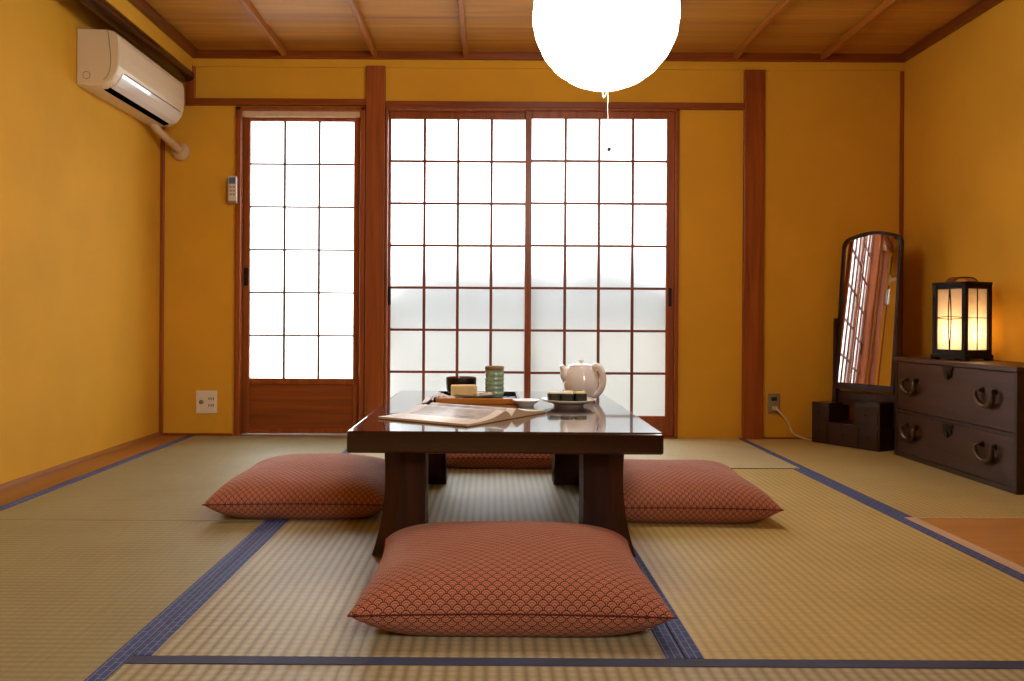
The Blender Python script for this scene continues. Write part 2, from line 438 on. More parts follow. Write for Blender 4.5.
# wood floor pieces
trim(bx(XL, -1.648, YR, YB, -.045, 0, bevel=.002), M['board'], 'brown wooden floor board along the left wall', 'floor board')
trim(bx(1.392, XR, .2, 2.715, -.045, 0, bevel=.002), M['board_x'], 'orange brown wooden floor at the right edge', 'floor board')
trim(bx(1.353, 1.392, .2, 2.722, -.045, .001, bevel=.002), M['pale'], 'pale wooden edging of the right floor board', 'edging')
trim(bx(1.392, XR, 2.715, 2.722, -.045, .001), M['pale'], 'pale thin edging behind the right floor board', 'edging')

# ------------------------------------------------------------------ tatami mats
def mat_(x0, x1, y0, y1, mat, label, heri=(), plain_h=False):
    g = .0015
    o = bx(x0+g, x1-g, y0+g, y1-g, -.045, 0, bevel=.003).build('tatami_mat', mat)
    tag(o, label, 'mat', 'tatami mats on the floor')
    for side, w in heri:
        if side == 'l': b = (x0+g, x0+w, y0+g, y1-g)
        if side == 'r': b = (x1-w, x1-g, y0+g, y1-g)
        if side == 'b': b = (x0+g, x1-g, y1-w, y1-g)
        if side == 'f': b = (x0+g, x1-g, y0+g, y0+w)
        m = bx(b[0], b[1], b[2], b[3], -.001, .0018, bevel=.0008)
        # border strips carry their own frame so the woven pattern runs along them
        h = m.build('mat_border', M['heri_plain'] if plain_h else M['heri'], o)
    return o
HW = .036
mat_(-1.648, -.672, 2.62, YB, M['tat_a'], 'straw mat in the back left corner beside the alcove board', (('l', .04), ('r', HW)))
mat_(-1.648, -.672, .70, 2.62, M['tat_a'], 'straw mat in the front left corner of the floor', (('l', .04), ('r', HW)))
mat_(-.672, 1.353, 3.61, YB, M['tat_c'], 'pale straw mat lying crosswise under the window', (('f', .006),), True)
mat_(-.672, .370, 1.565, 3.61, M['tat_b'], 'ribbed straw mat under the low table', (('l', HW), ('r', .036)))
mat_(.370, 1.353, 1.565, 3.61, M['tat_d'], 'yellowish straw mat right of the low table', (('l', .036), ('r', .04)))
mat_(1.353, XR, 2.722, YB, M['tat_d'], 'straw mat in the back right corner under the chest', (('l', .03),))
mat_(-.672, 1.353, .62, 1.565, M['tat_b'], 'straw mat nearest the viewer along the bottom edge', (('b', .036),), True)

# ------------------------------------------------------------------ glazed door
door = thing('door_1', (0, 0, 0), 'glazed wooden sliding door left of the brown post', 'door', kind='structure')
jf = MB()
jf.box(DX0, DX0+.03, YB-.018, YB+.11, 0, ZO, bevel=.003); jf.box(DX1-.028, DX1, YB-.018, YB+.11, 0, ZO, bevel=.003)
jf.box(DX0, DX1, YB-.018, YB+.11, ZO-.02, ZO, bevel=.003); jf.box(DX0, DX1, YB-.01, YB+.11, -.01, .006)
jf.build('door_frame', M['post'], door)
jb = bx(DX0+.03, DX1-.028, YB+.002, YB+.03, ZO-.05, ZO-.02, bevel=.002).build('head_strip', M['pale'], door)
bx(DX0+.045, DX1-.045, YB-.012, YB-.002, .004, .010).build('threshold_track', M['alu'], door)
lf = MB(); ly0, ly1 = YB+.03, YB+.058
lx0, lx1 = DX0+.03, DX1-.028; gx0, gx1 = wx(249.5)-.01, wx(352)
gz0, gz1 = wz(380), wz(121)
lf.box(lx0, gx0, ly0, ly1, .008, ZO-.03, bevel=.003); lf.box(gx1, lx1, ly0, ly1, .008, ZO-.03, bevel=.003)
lf.box(gx0, gx1, ly0, ly1, gz1, ZO-.03, bevel=.003); lf.box(gx0, gx1, ly0, ly1, gz0-.032, gz0, bevel=.003)
lf.box(gx0, gx1, ly0, ly1, .008, .035, bevel=.003)
leaf = lf.build('door_leaf', M['post'], door)
bx(gx0, gx1, ly0+.012, ly1-.004, .035, gz0-.032).build('lower_panel', M['panel'], leaf)
bx(gx0, gx1, ly0+.013, ly0+.017, gz0, gz1).build('glass_pane', M['glass'], leaf)
lb = MB()
for i in (1, 2):
    x = gx0+(gx1-gx0)*i/3; lb.box(x-.006, x+.006, ly0+.002, ly0+.012, gz0, gz1)
for i in range(1, 6):
    z = gz0+(gz1-gz0)*i/6; lb.box(gx0, gx1, ly0+.003, ly0+.012, z-.005, z+.005)
lb.build('glazing_bars', M['bar_grey'], leaf)
hb = MB(); hb.box(lx0+.006, lx0+.03, ly0-.003, ly0+.004, .82, .92, bevel=.002)
hb.build('finger_pull', M['iron'], leaf)

# ------------------------------------------------------------------ sliding window
win = thing('window_1', (0, 0, 0), 'wide two panel sliding window with square lattice', 'window', kind='structure')
wf = MB()
wf.box(WX0, WX0+.012, YB-.02, YB+.11, 0, ZO, bevel=.002); wf.box(WX1-.02, WX1, YB-.02, YB+.11, 0, ZO, bevel=.002)
wf.box(WX0, WX1, YB-.02, YB+.11, ZO-.012, ZO, bevel=.002); wf.box(WX0, WX1, YB-.02, YB+.11, -.01, .008, bevel=.002)
wf.build('window_frame', M['post'], win)
def sash(x0, x1, g0, g1, yy, pull):
    m = MB(); y0, y1 = yy, yy+.026; z0, z1 = .008, ZO-.01; b0, b1 = .119, wz(117.8)
    m.box(x0, g0, y0, y1, z0, z1, bevel=.003); m.box(g1, x1, y0, y1, z0, z1, bevel=.003)
    m.box(g0, g1, y0, y1, b1, z1, bevel=.003); m.box(g0, g1, y0, y1, z0, b0, bevel=.003)
    s = m.build('sash', M['post'], win)
    bx(g0, g1, y0+.013, y0+.017, b0, b1).build('glass_pane', M['glass'], s)
    l = MB()
    for i in (1, 2, 3):
        x = g0+(g1-g0)*i/4; l.box(x-.0075, x+.0075, y0+.001, y0+.012, b0, b1)
    for i in range(1, 7):
        z = b0+(b1-b0)*i/7; l.box(g0, g1, y0+.002, y0+.012, z-.0065, z+.0065)
    l.build('lattice', M['bar'], s)
    bx(pull-.009, pull+.009, y0-.003, y0+.004, .72, .82, bevel=.002).build('finger_pull', M['iron'], s)
XM0, XM1 = wx(524.5), wx(531)
sash(WX0+.012, XM1, wx(389.5), XM0, YB+.034, WX0+.018)
sash(XM0, WX1-.02, XM1, wx(666), YB+.004, wx(670))

# outdoors: yard, pale garden wall and hedge beyond the window
struct('ground_outside', bx(-8, 8, YB+.12, 14, -.3, -.12), M['garden_floor'], 'pale paved yard outside the window', 'ground')

# ------------------------------------------------------------------ air conditioner
ax0, ay0, ay1 = XL, 3.615, 4.39
ac = thing('air_conditioner', (XL, (ay0+ay1)/2, 1.66), 'cream wall mounted air conditioner high on the left wall', 'air conditioner')
def acp(o): o.parent = ac; o.matrix_parent_inverse = Matrix.Translation(-Vector(ac.location)); return o
ZB, ZT = 1.642, 1.897
prof = [(XL+.001, ZB+.008), (XL+.06, ZB), (XL+.115, ZB+.004), (XL+.150, ZB+.026), (XL+.172, ZB+.056), (XL+.183, ZB+.092), (XL+.187, ZB+.14), (XL+.185, ZT-.05), (XL+.178, ZT-.026), (XL+.160, ZT-.010), (XL+.13, ZT-.003), (XL+.001, ZT)]
def sc_prof(f):  # inset outline for end bevel
    cx_, cz_ = XL+.09, (ZB+ZT)/2
    return [(max(XL+.001, cx_+(a-cx_)*f), cz_+(b-cz_)*f) for a, b in prof]
b = MB(); rr = []
for yy, f in ((ay0, .96), (ay0+.004, .985), (ay0+.012, 1), (ay1-.012, 1), (ay1-.004, .985), (ay1, .96)):
    rr.append([Vector((a, yy, z)) for a, z in sc_prof(f)])
b.rings(rr, smooth=False); acp(b.build('casing', M['ac']))
def strip(y0, y1, pts, off, name, mat):
    """a thin skin following the casing profile"""
    m = MB(); rs = []
    for yy in (y0, y1):
        outer = []; inner = []
        for i, (a, z) in enumerate(pts):
            p, q = pts[max(i-1, 0)], pts[min(i+1, len(pts)-1)]
            d = Vector((q[0]-p[0], q[1]-p[1])).normalized(); nn = Vector((d.y, -d.x))
            outer.append(Vector((a+nn.x*off, yy, z+nn.y*off))); inner.append(Vector((a-nn.x*.002, yy, z-nn.y*.002)))
        rs.append(outer+inner[::-1])
    m.rings(rs, smooth=False); return acp(m.build(name, mat))
strip(ay0+.05, ay1-.03, [(XL+.128, ZB+.011), (XL+.150, ZB+.026), (XL+.163, ZB+.043), (XL+.172, ZB+.056), (XL+.177, ZB+.072)], .0035, 'louver_flap', M['ac_flap'])
strip(ay0+.05, ay1-.06, [(XL+.098, ZB+.002), (XL+.115, ZB+.004), (XL+.127, ZB+.0105)], .003, 'air_outlet', M['ac_dark'])
strip(ay0+.07, ay1-.05, [(XL+.1775, ZB+.074), (XL+.1785, ZB+.0775)], .0035, 'panel_seam', M['ac_line'])
sm = MB()
sm.tube([(XL+.135, ay0-.0005, ZT-.008), (XL+.142, ay0-.0005, ZT-.05), (XL+.150, ay0-.0005, ZB+.12), (XL+.142, ay0-.0005, ZB+.06), (XL+.120, ay0-.0005, ZB+.03)], .0012, 6)
sm.tube([(XL+.045+.016*math.cos(a), ay0-.0005, ZB+.05+.016*math.sin(a)) for a in [2*PI*i/12 for i in range(13)]], .001, 6)
acp(sm.build('end_cap_seam', M['ac_line']))
fx, fz = wx(180.5), wz(154)
pm = MB(); pm.tube([(XL+.052, 4.285, ZB+.03), (XL+.058, 4.325, ZB-.012), (XL+.088, 4.44, fz+.038), (fx, YB-.012, fz)], .021, 14)
acp(pm.build('drain_pipe', M['pipe']))
fm = MB(); fm.lathe([(.0, 0), (.046, 0), (.050, .006), (.046, .02), (.028, .028), (.0, .03)], n=28)
fo = fm.build('pipe_flange', M['pipe']); fo.parent = ac
fo.matrix_parent_inverse = Matrix.Translation(-Vector(ac.location)); fo.location = (fx, YB, fz); fo.rotation_euler = (PI/2, 0, 0)

# remote control in its holder
rx, rz_ = wx(233.5), wz(192)
rc = thing('wall_mounted_remote_control', (rx, YB-.02, rz_), 'small white remote control in a holder on the door jamb', 'remote control')
bx(-.028, .026, -.022, .0, -.075, .06, bevel=.004).build('holder', M['plastic_grey'], rc)
bx(-.016, .029, -.036, -.0225, -.066, .07, bevel=.004).build('remote_body', M['remote'], rc)
bx(-.011, .024, -.0385, -.0355, .028, .062, bevel=.001).build('screen', M['screen'], rc)
for i in range(3):
    for j in range(2):
        bx(-.007+j*.017, .004+j*.017, -.0385, -.0355, .006-i*.02, .014-i*.02, bevel=.001).build('button', M['plastic_grey'], rc)

# wall outlets
lo = thing('wall_outlet', (wx(207.5), YB, wz(403.5)), 'square white socket plate low on the wall left of the door', 'outlet')
bx(-.057, .057, -.009, 0, -.062, .062, bevel=.003).build('cover_plate', M['plastic_white'], lo)
o = MB().lathe([(0, 0), (.011, 0), (.011, .006), (.005, .008), (0, .008)], n=18).build('aerial_socket', M['plastic_grey'], lo)
o.location = (-.027, -.009, 0); o.rotation_euler = (PI/2, 0, 0)
for zz in (.018, -.018):
    s = MB()
    for xx in (.014, .026, .038): s.box(xx-.002, xx+.002, -.0105, -.008, zz-.006, zz+.006)
    s.build('socket_slots', M['hole'], lo)
ro = thing('wall_outlet', (wx(774), YB, wz(401.5)), 'narrow grey socket plate with a plug right of the brown post', 'outlet')
bx(-.032, .032, -.009, 0, -.054, .054, bevel=.003).build('cover_plate', M['plastic_grey'], ro)
bx(-.015, .015, -.0115, -.008, .014, .034, bevel=.001).build('dark_socket', M['hole'], ro)
cx0, cz0 = wx(774), wz(401.5)-.024
pc = thing('power_cord', (cx0, YB-.0095, cz0), 'cream power cord plugged into the grey socket and trailing to the mirror stand', 'cord')
bx(-.013, .013, -.03, 0, -.011, .011, bevel=.003).build('plug', M['cord'], pc)
cm = MB(); cm.tube([(0, -.028, 0), (.03, -.035, -.03), (.062, -.04, -.075), (.085, -.045, -.13), (.125, -.05, -cz0+.018), (.165, -.052, -cz0+.0065), (.196, -.050, -cz0+.0065)], .0045, 8)
cm.build('cord', M['cord'], pc)

# ------------------------------------------------------------------ pendant lantern
PX_, PY_, PZ_, PR = .3735, 2.75, 1.645, .241
pl = thing('pendant_lantern', (PX_, PY_, ZC-.02), 'round white paper pendant lantern glowing under the ceiling', 'lamp')
z0 = PZ_-(ZC-.02)
m = MB(); prof = []
NP = 66
for i in range(NP+1):
    a = -PI/2+.10+(PI-.28)*i/NP
    r = PR*(1+.010*abs(math.sin(i*PI/6))-.006)
    prof.append((r*math.cos(a), z0+r*math.sin(a)))
rnd = [[random.uniform(.995, 1.005) for _ in range(56)] for _ in range(NP+1)]
m.lathe(prof, n=56, cap=False, wob=lambda k, i: rnd[k//6*6][i//2*2])
m.lathe([(.001, z0-PR*.99), (prof[0][0]+.001, prof[0][1])], n=56, cap=True)
m.build('paper_shade', M['lantern'], pl)
MB().lathe([(.0, .02), (.05, .02), (.05, .004), (.035, -.012), (.0, -.016)], n=28).build('ceiling_rose', M['plastic_white'], pl)
MB().tube([(0, 0, -.01), (0, 0, z0+PR-.04)], .004, 8).build('suspension_cord', M['string'], pl)
lm = MB(); zb = z0-PR
lm.tube([(-.006, 0, zb+.012), (-.009, 0, zb-.012), (-.006, 0, zb-.03), (.004, 0, zb-.014), (.006, 0, zb+.01)], .0022, 6)
lm.tube([(.006, 0, zb+.01), (.009, 0, zb-.03), (.008, 0, zb-.07), (.0135, 0, zb-.194)], .0016, 6)
lm.build('pull_string', M['string'], pl)
km = MB(); km.lathe([(0, -.007), (.005, -.006), (.0075, 0), (.005, .006), (0, .007)], n=14)
k = km.build('string_bead', M['knob'], pl); k.location = (.0135, 0, zb-.2)

# ------------------------------------------------------------------ low table
TX0, TX1, TY0, TY1, TZ = -.3686, .445, 2.13, 3.375, .350
TC = ((TX0+TX1)/2, (TY0+TY1)/2)
tb = thing('low_table', (TC[0], TC[1], 0), 'low glossy dark wood table in the middle of the mats', 'table')
hx, hy = (TX1-TX0)/2, (TY1-TY0)/2
bx(-hx, hx, -hy, hy, TZ-.057, TZ, bevel=.006, seg=3).build('tabletop', M['table'], tb)
for sx in (-1, 1):
    for sy in (-1, 1):
        m = MB(); rs = []
        N = 12
        for i in range(N+1):
            t = i/N; z = .0024+(TZ-.058)*(1-t)
            fl = .030*t**2.4 if sy < 0 else .010*t**2.4                       # outward sweep towards the foot
            thin = .006*math.sin(PI*t)
            xo = .325+fl-thin; xi = .210-.002*t+thin*.4
            yo = (.535 if sy < 0 else .56)+.012*t**2.4-thin; yi = yo-.112
            pts = [(xi, yi), (xo, yi), (xo, yo-.03), (xo-.045, yo), (xi, yo)]
            if sx*sy < 0: pts = pts[::-1]
            rs.append([Vector((sx*a, sy*b_, z)) for a, b_ in pts])
        m.rings(rs, smooth=False)
        m.build('leg', M['leg'], tb)

# ------------------------------------------------------------------ floor cushions
def cushion_mesh(a, b, seam, top, bot):
    N = 44
    bm = bmesh.new(); uvl = bm.loops.layers.uv.new('UVMap')
    def pt(u, v, side):
        f = (max(0, 1-abs(u)**3.6)*max(0, 1-abs(v)**3.6))
        f = f**.50
        x = a*u*(1-.055*(1-v*v)*abs(u)**3); y = b*v*(1-.055*(1-u*u)*abs(v)**3)
        dent = .012*math.sin(3.1*u+1)*math.cos(2.3*v)
        if side > 0: z = seam*(1-.35*f)+(top-seam*.65)*f+dent*f
        else: z = max(0.0005, seam-bot*f*1.6)
        # edges of the seam rise a little at the corners
        if side > 0 or f < .02: z += 0
        return Vector((x, y, z))
    gr = {}
    def V(i, j, side):
        u, v = math.sin(PI/2*(2*i/N-1)), math.sin(PI/2*(2*j/N-1))
        edge = i in (0, N) or j in (0, N)
        key = (i, j, 0 if edge else side)
        if key not in gr: gr[key] = bm.verts.new(pt(u, v, side))
        return gr[key], (u, v)
    for side in (1, -1):
        for i in range(N):
            for j in range(N):
                q = [V(i, j, side), V(i+1, j, side), V(i+1, j+1, side), V(i, j+1, side)]
                if side < 0: q = q[::-1]
                f = bm.faces.new([w[0] for w in q]); f.smooth = True
                for l, w in zip(f.loops, q):
                    # arc-length-like UVs: height counts too
                    p = l.vert.co
                    l[uvl].uv = (0, 0)
    inv = {}
    for side in (1, -1):
        P = [[pt(math.sin(PI/2*(2*i/N-1)), math.sin(PI/2*(2*j/N-1)), side) for j in range(N+1)] for i in range(N+1)]
        c = N//2
        for i in range(N+1):
            for j in range(N+1):
                lu = sum((P[k+1][j]-P[k][j]).length for k in range(min(i, c), max(i, c)))*(1 if i > c else -1)
                lv = sum((P[i][k+1]-P[i][k]).length for k in range(min(j, c), max(j, c)))*(1 if j > c else -1)
                inv[(gr[(i, j, 0 if i in (0, N) or j in (0, N) else side)], side)] = (lu+5, lv+5)
    for n_, f in enumerate(bm.faces):
        side = 1 if n_ < N*N else -1
        for l in f.loops: l[uvl].uv = inv[(l.vert, side)]
    me = bpy.data.meshes.new('cushion'); bm.to_mesh(me); bm.free(); me.materials.append(M['zabuton'])
    pm = MB(); ring = []
    M_ = 30
    def edge(u, v): 
        p = pt(u, v, 1); return (p.x*1.004, p.y*1.004, seam)
    for k in range(M_): ring.append(edge(-1+2*k/M_, -1))
    for k in range(M_): ring.append(edge(1, -1+2*k/M_))
    for k in range(M_): ring.append(edge(1-2*k/M_, 1))
    for k in range(M_): ring.append(edge(-1, 1-2*k/M_))
    ring.append(ring[0])
    pm.tube(ring, .0016, 6, sub=1)
    pipe = pm.build('piping', M['piping'])
    return me, pipe
cme, cpipe = cushion_mesh(.318, .285, .058, .141, .056)
cpm = cpipe.data; bpy.data.objects.remove(cpipe)
for (x, y, rz, sc, lb) in (
    (.044, 1.905, 0, 1.0, 'red patterned floor cushion in front of the table, nearest the viewer'),
    (-.612, 2.905, PI/2+.02, 1.0, 'red patterned floor cushion at the left side of the table'),
    (.622, 2.88, -PI/2-.02, 1.0, 'red patterned floor cushion at the right side of the table'),
    (.05, 3.80, PI, .9, 'red patterned floor cushion in shadow behind the table by the window')):
    c = thing('floor_cushion', (x, y, 0), lb, 'cushion', rz, 'floor cushions around the low table')
    for nm, me in (('cover', cme), ('piping', cpm)):
        o = bpy.data.objects.new(nm, me); COL.objects.link(o); o.parent = c; o.scale = (1, 1, sc)

# ------------------------------------------------------------------ things on the table
# open magazine: local x along the spine, local y across the pages (away from the viewer)
A = Vector((-.3225, 2.396)); D = Vector((-.0615, 2.226))
ax = (D-A); bl = ax.length; ang = math.atan2(ax.y, ax.x)
bk = thing('open_book', (A.x, A.y, TZ), 'open magazine lying on the front left of the table', 'magazine', ang)
PWD = .225
def pageprof(y):   # top of the page block across a page, 0 outer edge .. 1 gutter
    return .007+.020*min(1, y/.84)**3.2*(1 if y < .84 else max(0, math.cos((y-.84)/.16*PI/2)))
def half(name, y_of, lift):
    N = 22
    top = [(y_of(i/N), pageprof(i/N)+lift*(i/N < .999)*math.sin(PI*i/N)*.5) for i in range(N+1)]
    bm = bmesh.new(); uvl = bm.loops.layers.uv.new('UVMap')
    L0 = [bm.verts.new((0, a, z)) for a, z in top]; L1 = [bm.verts.new((bl, a, z)) for a, z in top]
    for i in range(N):
        f = bm.faces.new((L0[i], L1[i], L1[i+1], L0[i+1])); f.smooth = True; f.material_index = 0
        for l, uv in zip(f.loops, ((i/N, 0), (i/N, 1), ((i+1)/N, 1), ((i+1)/N, 0))): l[uvl].uv = uv
    B0 = [bm.verts.new((0, a, .002)) for a, z in top]; B1 = [bm.verts.new((bl, a, .002)) for a, z in top]
    for i in range(N):
        for q in ((L0[i], L0[i+1], B0[i+1], B0[i]), (L1[i], B1[i], B1[i+1], L1[i+1]), (B0[i], B0[i+1], B1[i+1], B1[i])):
            f = bm.faces.new(q); f.material_index = 1
    f = bm.faces.new((L0[0], B0[0], B1[0], L1[0])); f.material_index = 1
    bmesh.ops.recalc_face_normals(bm, faces=bm.faces[:])
    me = bpy.data.meshes.new(name); bm.to_mesh(me); bm.free(); me.materials.append(M['page']); me.materials.append(M['page_edge'])
    o = bpy.data.objects.new(name, me); COL.objects.link(o); o.parent = bk
half('near_pages', lambda t: t*PWD, 0)
half('far_pages', lambda t: PWD+(1-t)*.20, .006)
bx(-.003, bl+.003, -.003, PWD+.203, .0002, .002).build('cover', M['cover'], bk)

# tray
tr = thing('serving_tray', (-.047, 2.975, TZ), 'square black serving tray with amber wooden rim at the back of the table', 'tray')
tw, td = .148, .135
bx(-tw+.004, tw-.004, -td+.004, td-.004, 0.0002, .007).build('tray_base', M['tray_dark'], tr)
m = MB(); m.box(-tw, tw, -td, -td+.012, .0002, .019, bevel=.002); m.build('front_rim', M['tray_wood'], tr)
m = MB(); m.box(-tw, tw, td-.010, td, .0002, .021, bevel=.002); m.box(-tw, -tw+.010, -td, td, .0002, .0205, bevel=.002); m.box(tw-.010, tw, -td, td, .0002, .0205, bevel=.002)
m.build('side_rim', M['tray_dark'], tr)
TT = TZ+.0075
# checked cloth draped over the tray's left rim
cl = MB(); rs = []
for yy in (2.862, 2.90, 2.95, 3.00, 3.05):
    w_ = .0015*math.sin(yy*60)
    top = [(-.236, TZ+.0025), (-.222, TZ+.003), (-.205, TZ+.012+w_), (-.1975, TZ+.0225), (-.188, TZ+.0235), (-.176, TZ+.018+w_), (-.16, TT+.003), (-.12, TT+.0025), (-.04, TT+.0025)]
    rs.append([Vector((a, yy, z)) for a, z in top]+[Vector((a, yy, z-.0016)) for a, z in top[::-1]])
cl.rings(rs, smooth=False)
tag(cl.build('checked_cloth', M['cloth']), 'white cloth with navy check lying over the left rim of the tray', 'cloth')

# lacquer bowl
bw = thing('soup_bowl', (-.108, 3.052, TT), 'black lacquer bowl at the back of the tray', 'bowl')
m = MB(); m.lathe([(0, .003), (.030, .003), (.032, 0), (.035, 0), (.034, .009), (.048, .014), (.0535, .026), (.0555, .050), (.0560, .068), (.0552, .070), (.0535, .070), (.0515, .045)], n=36, cap=False)
m.build('bowl_body', M['lacquer'], bw)
m = MB(); m.lathe([(.0537, .0703), (.0530, .068), (.0510, .045), (.046, .022), (.0, .016)], n=36, cap=False); m.build('red_inside', M['lacquer_red'], bw)
# celadon cup
cp = thing('tea_cup', (.014, 3.01, TT), 'tall green glazed tea cup on the tray', 'cup')
prof = [(0, .004), (.026, .004), (.027, 0), (.030, 0), (.0325, .008)]
for i in range(1, 8): 
    zz = .008+i*.0115
    prof += [(.0325, zz-.002), (.0350, zz-.006+.008)]
prof = [(0, .004), (.026, .004), (.027, 0), (.030, 0), (.0328, .008)]
for i in range(40):
    zz = .010+i*.092/40; prof.append((.0340+.0007*math.cos(2*PI*zz/.0168), zz))
m = MB(); m.lathe(prof, n=36, cap=False); m.build('cup_body', M['celadon'], cp)
m = MB(); m.lathe([(.0345, .1015), (.0347, .110), (.0340, .113), (.0317, .113), (.0307, .098), (.029, .02), (0, .012)], n=36, cap=False); m.build('cup_rim', M['cup_rim'], cp)
# cake dish
ds = thing('cake_dish', (-.053, 2.925, TT+.0028), 'small grey dish holding a slice of cake on the tray', 'dish')
m = MB(); m.lathe([(0, .002), (.034, .002), (.036, 0), (.040, 0), (.042, .004), (.060, .009), (.0735, .017), (.0735, .0185), (.058, .0125), (.04, .0075), (0, .0068)], n=40, cap=False)
m.build('dish_body', M['dish'], ds)
ck = MB(); T_ = Matrix.Translation((-.094, 2.935, TT+.0105)) @ Matrix.Rotation(.12, 4, 'Z')
ck.box(-.045, .045, -.024, .024, .001, .040, bevel=.005, seg=3, mat=T_)
tag(ck.build('cake_slice', M['cake']), 'beige slice of sponge cake on the small grey dish', 'cake')
pk = MB(); pk.tube([(-.058, 2.893, TT+.020), (-.015, 2.898, TT+.027), (.012, 2.905, TT+.0345)], [.0018, .0016, .0026], 8, flat=.6)
tag(pk.build('cake_pick', M['pick']), 'slim brown bamboo cake pick leaning across the grey dish', 'pick')
sw = MB()
for (a, b_, c_, r_) in ((-.018, 2.93, 0, .3), ):
    T_ = Matrix.Translation((a, b_, TT+.012)) @ Matrix.Rotation(r_, 4, 'Z')
    sw.box(-.022, .022, -.014, .014, .001, .013, bevel=.005, seg=3, mat=T_)
    for s in (-1, 1):
        sw.prism([(s*.018, -.004), (s*.034, -.012), (s*.032, 0), (s*.035, .011), (s*.018, .004)], .006, .010, 'xy') if False else None
tag(sw.build('white_sweet', M['white_paper']), 'small white sweet beside the cake on the grey dish', 'sweet')
# crumpled paper napkin left of the cake
nm = bmesh.new()
N = 9; vv = [[None]*N for _ in range(N)]
for i in range(N):
    for j in range(N):
        u, v = i/(N-1)-.5, j/(N-1)-.5
        vv[i][j] = nm.verts.new((-.148+u*.062, 2.905+v*.05+u*.012, TT+.008+.016*max(0, -u)*1.4+.004*math.sin(9*u+7*v)+random.uniform(0, .0035)))
for i in range(N-1):
    for j in range(N-1): nm.faces.new((vv[i][j], vv[i+1][j], vv[i+1][j+1], vv[i][j+1]))
me = bpy.data.meshes.new('paper_napkin'); nm.to_mesh(me); nm.free(); me.materials.append(M['white_paper'])
o = bpy.data.objects.new('paper_napkin', me); COL.objects.link(o); sd = o.modifiers.new('s', 'SOLIDIFY'); sd.thickness = .0012
tag(o, 'crumpled white paper napkin left of the cake slice', 'napkin')

# small saucer
sa = MB(); sa.lathe([(0, .003), (.022, .003), (.023, 0), (.026, 0), (.027, .006), (.040, .014), (.046, .020), (.046, .0215), (.04, .018), (.02, .0135), (0, .013)], c=(.119, 2.782, TZ+.0003), n=36, cap=False)
tag(sa.build('small_saucer', M['plate']), 'small white saucer between the tray and the roll plate', 'saucer')
# plate with rolls
PLX, PLY = .2625, 2.80
pp = MB(); pp.lathe([(0, .004), (.044, .004), (.046, 0), (.050, 0), (.051, .007), (.066, .010), (.082, .0155), (.0925, .0225), (.0915, .0240), (.078, .0175), (.055, .0130), (0, .0125)], c=(PLX, PLY, TZ+.0003), n=48, cap=False)
tag(pp.build('roll_plate', M['plate']), 'round white footed plate of dark rolls in front of the teapot', 'plate')
def roll(x, y, rz, s, fill, lb):
    t = thing('rice_roll', (x, y, TZ+.0142), lb, 'food', rz, 'dark wrapped rolls on the white plate')
    def sq(r, z, p=4):
        out = []
        for i in range(28):
            a = 2*PI*i/28; c, s_ = math.cos(a), math.sin(a); k = (abs(c)**p+abs(s_)**p)**(-1/p)
            out.append(Vector((r*c*k, r*s_*k, z)))
        return out
    m = MB(); m.rings([sq(s, 0), sq(s*1.03, .004), sq(s*1.03, .026), sq(s, .029), sq(s*.9, .0292)], cap=True, smooth=False); m.build('wrap', M['nori'], t)
    m = MB(); m.rings([sq(s*.92, .027), sq(s*.9, .0325), sq(s*.7, .0345), sq(s*.3, .035)], cap=True); m.build('filling', fill, t)
roll(PLX-.050, PLY-.014, .1, .021, M['roll_white'], 'leftmost dark roll with a pale cream top on the white plate')
roll(PLX-.006, PLY-.020, -.15, .021, M['roll_white'], 'middle dark roll with a cream top on the white plate')
roll(PLX+.004, PLY+.026, .3, .018, M['roll_yellow'], 'yellow topped dark roll behind the middle one on the white plate')
roll(PLX+.038, PLY-.010, .05, .021, M['roll_yellow'], 'rightmost dark roll with a yellow top on the white plate')

# teapot
tp = thing('teapot', (.329, 3.03, TZ), 'white ceramic teapot with a side handle on the table', 'teapot')
m = MB(); m.lathe([(0, .003), (.043, .003), (.045, 0), (.050, 0), (.057, .008), (.064, .026), (.0665, .046), (.066, .064), (.0625, .086), (.056, .106), (.050, .117), (.048, .120), (.044, .120)], n=48, cap=False)
m.build('pot_body', M['ceramic'], tp)
m = MB(); m.lathe([(.0475, .1185), (.0485, .1215), (.044, .126), (.030, .130), (.012, .1325), (.006, .1335), (.0055, .136), (.0095, .139), (.0100, .143), (.006, .1455), (0, .146)], n=40, cap=False)
m.build('lid', M['ceramic'], tp)
m = MB(); m.tube([(-.046, -.004, .076), (-.058, -.006, .092), (-.0635, -.008, .108), (-.073, -.01, .1255)], [.027, .020, .013, .0075], 14)
m.build('spout', M['ceramic'], tp)
m = MB(); m.tube([(.036, -.024, .110), (.048, -.036, .122), (.062, -.046, .117), (.0725, -.052, .090), (.071, -.052, .058), (.058, -.047, .030), (.040, -.040, .016)], [.010, .0105, .010, .0095, .0095, .009, .008], 14, flat=1.25)
m.build('handle', M['ceramic'], tp)

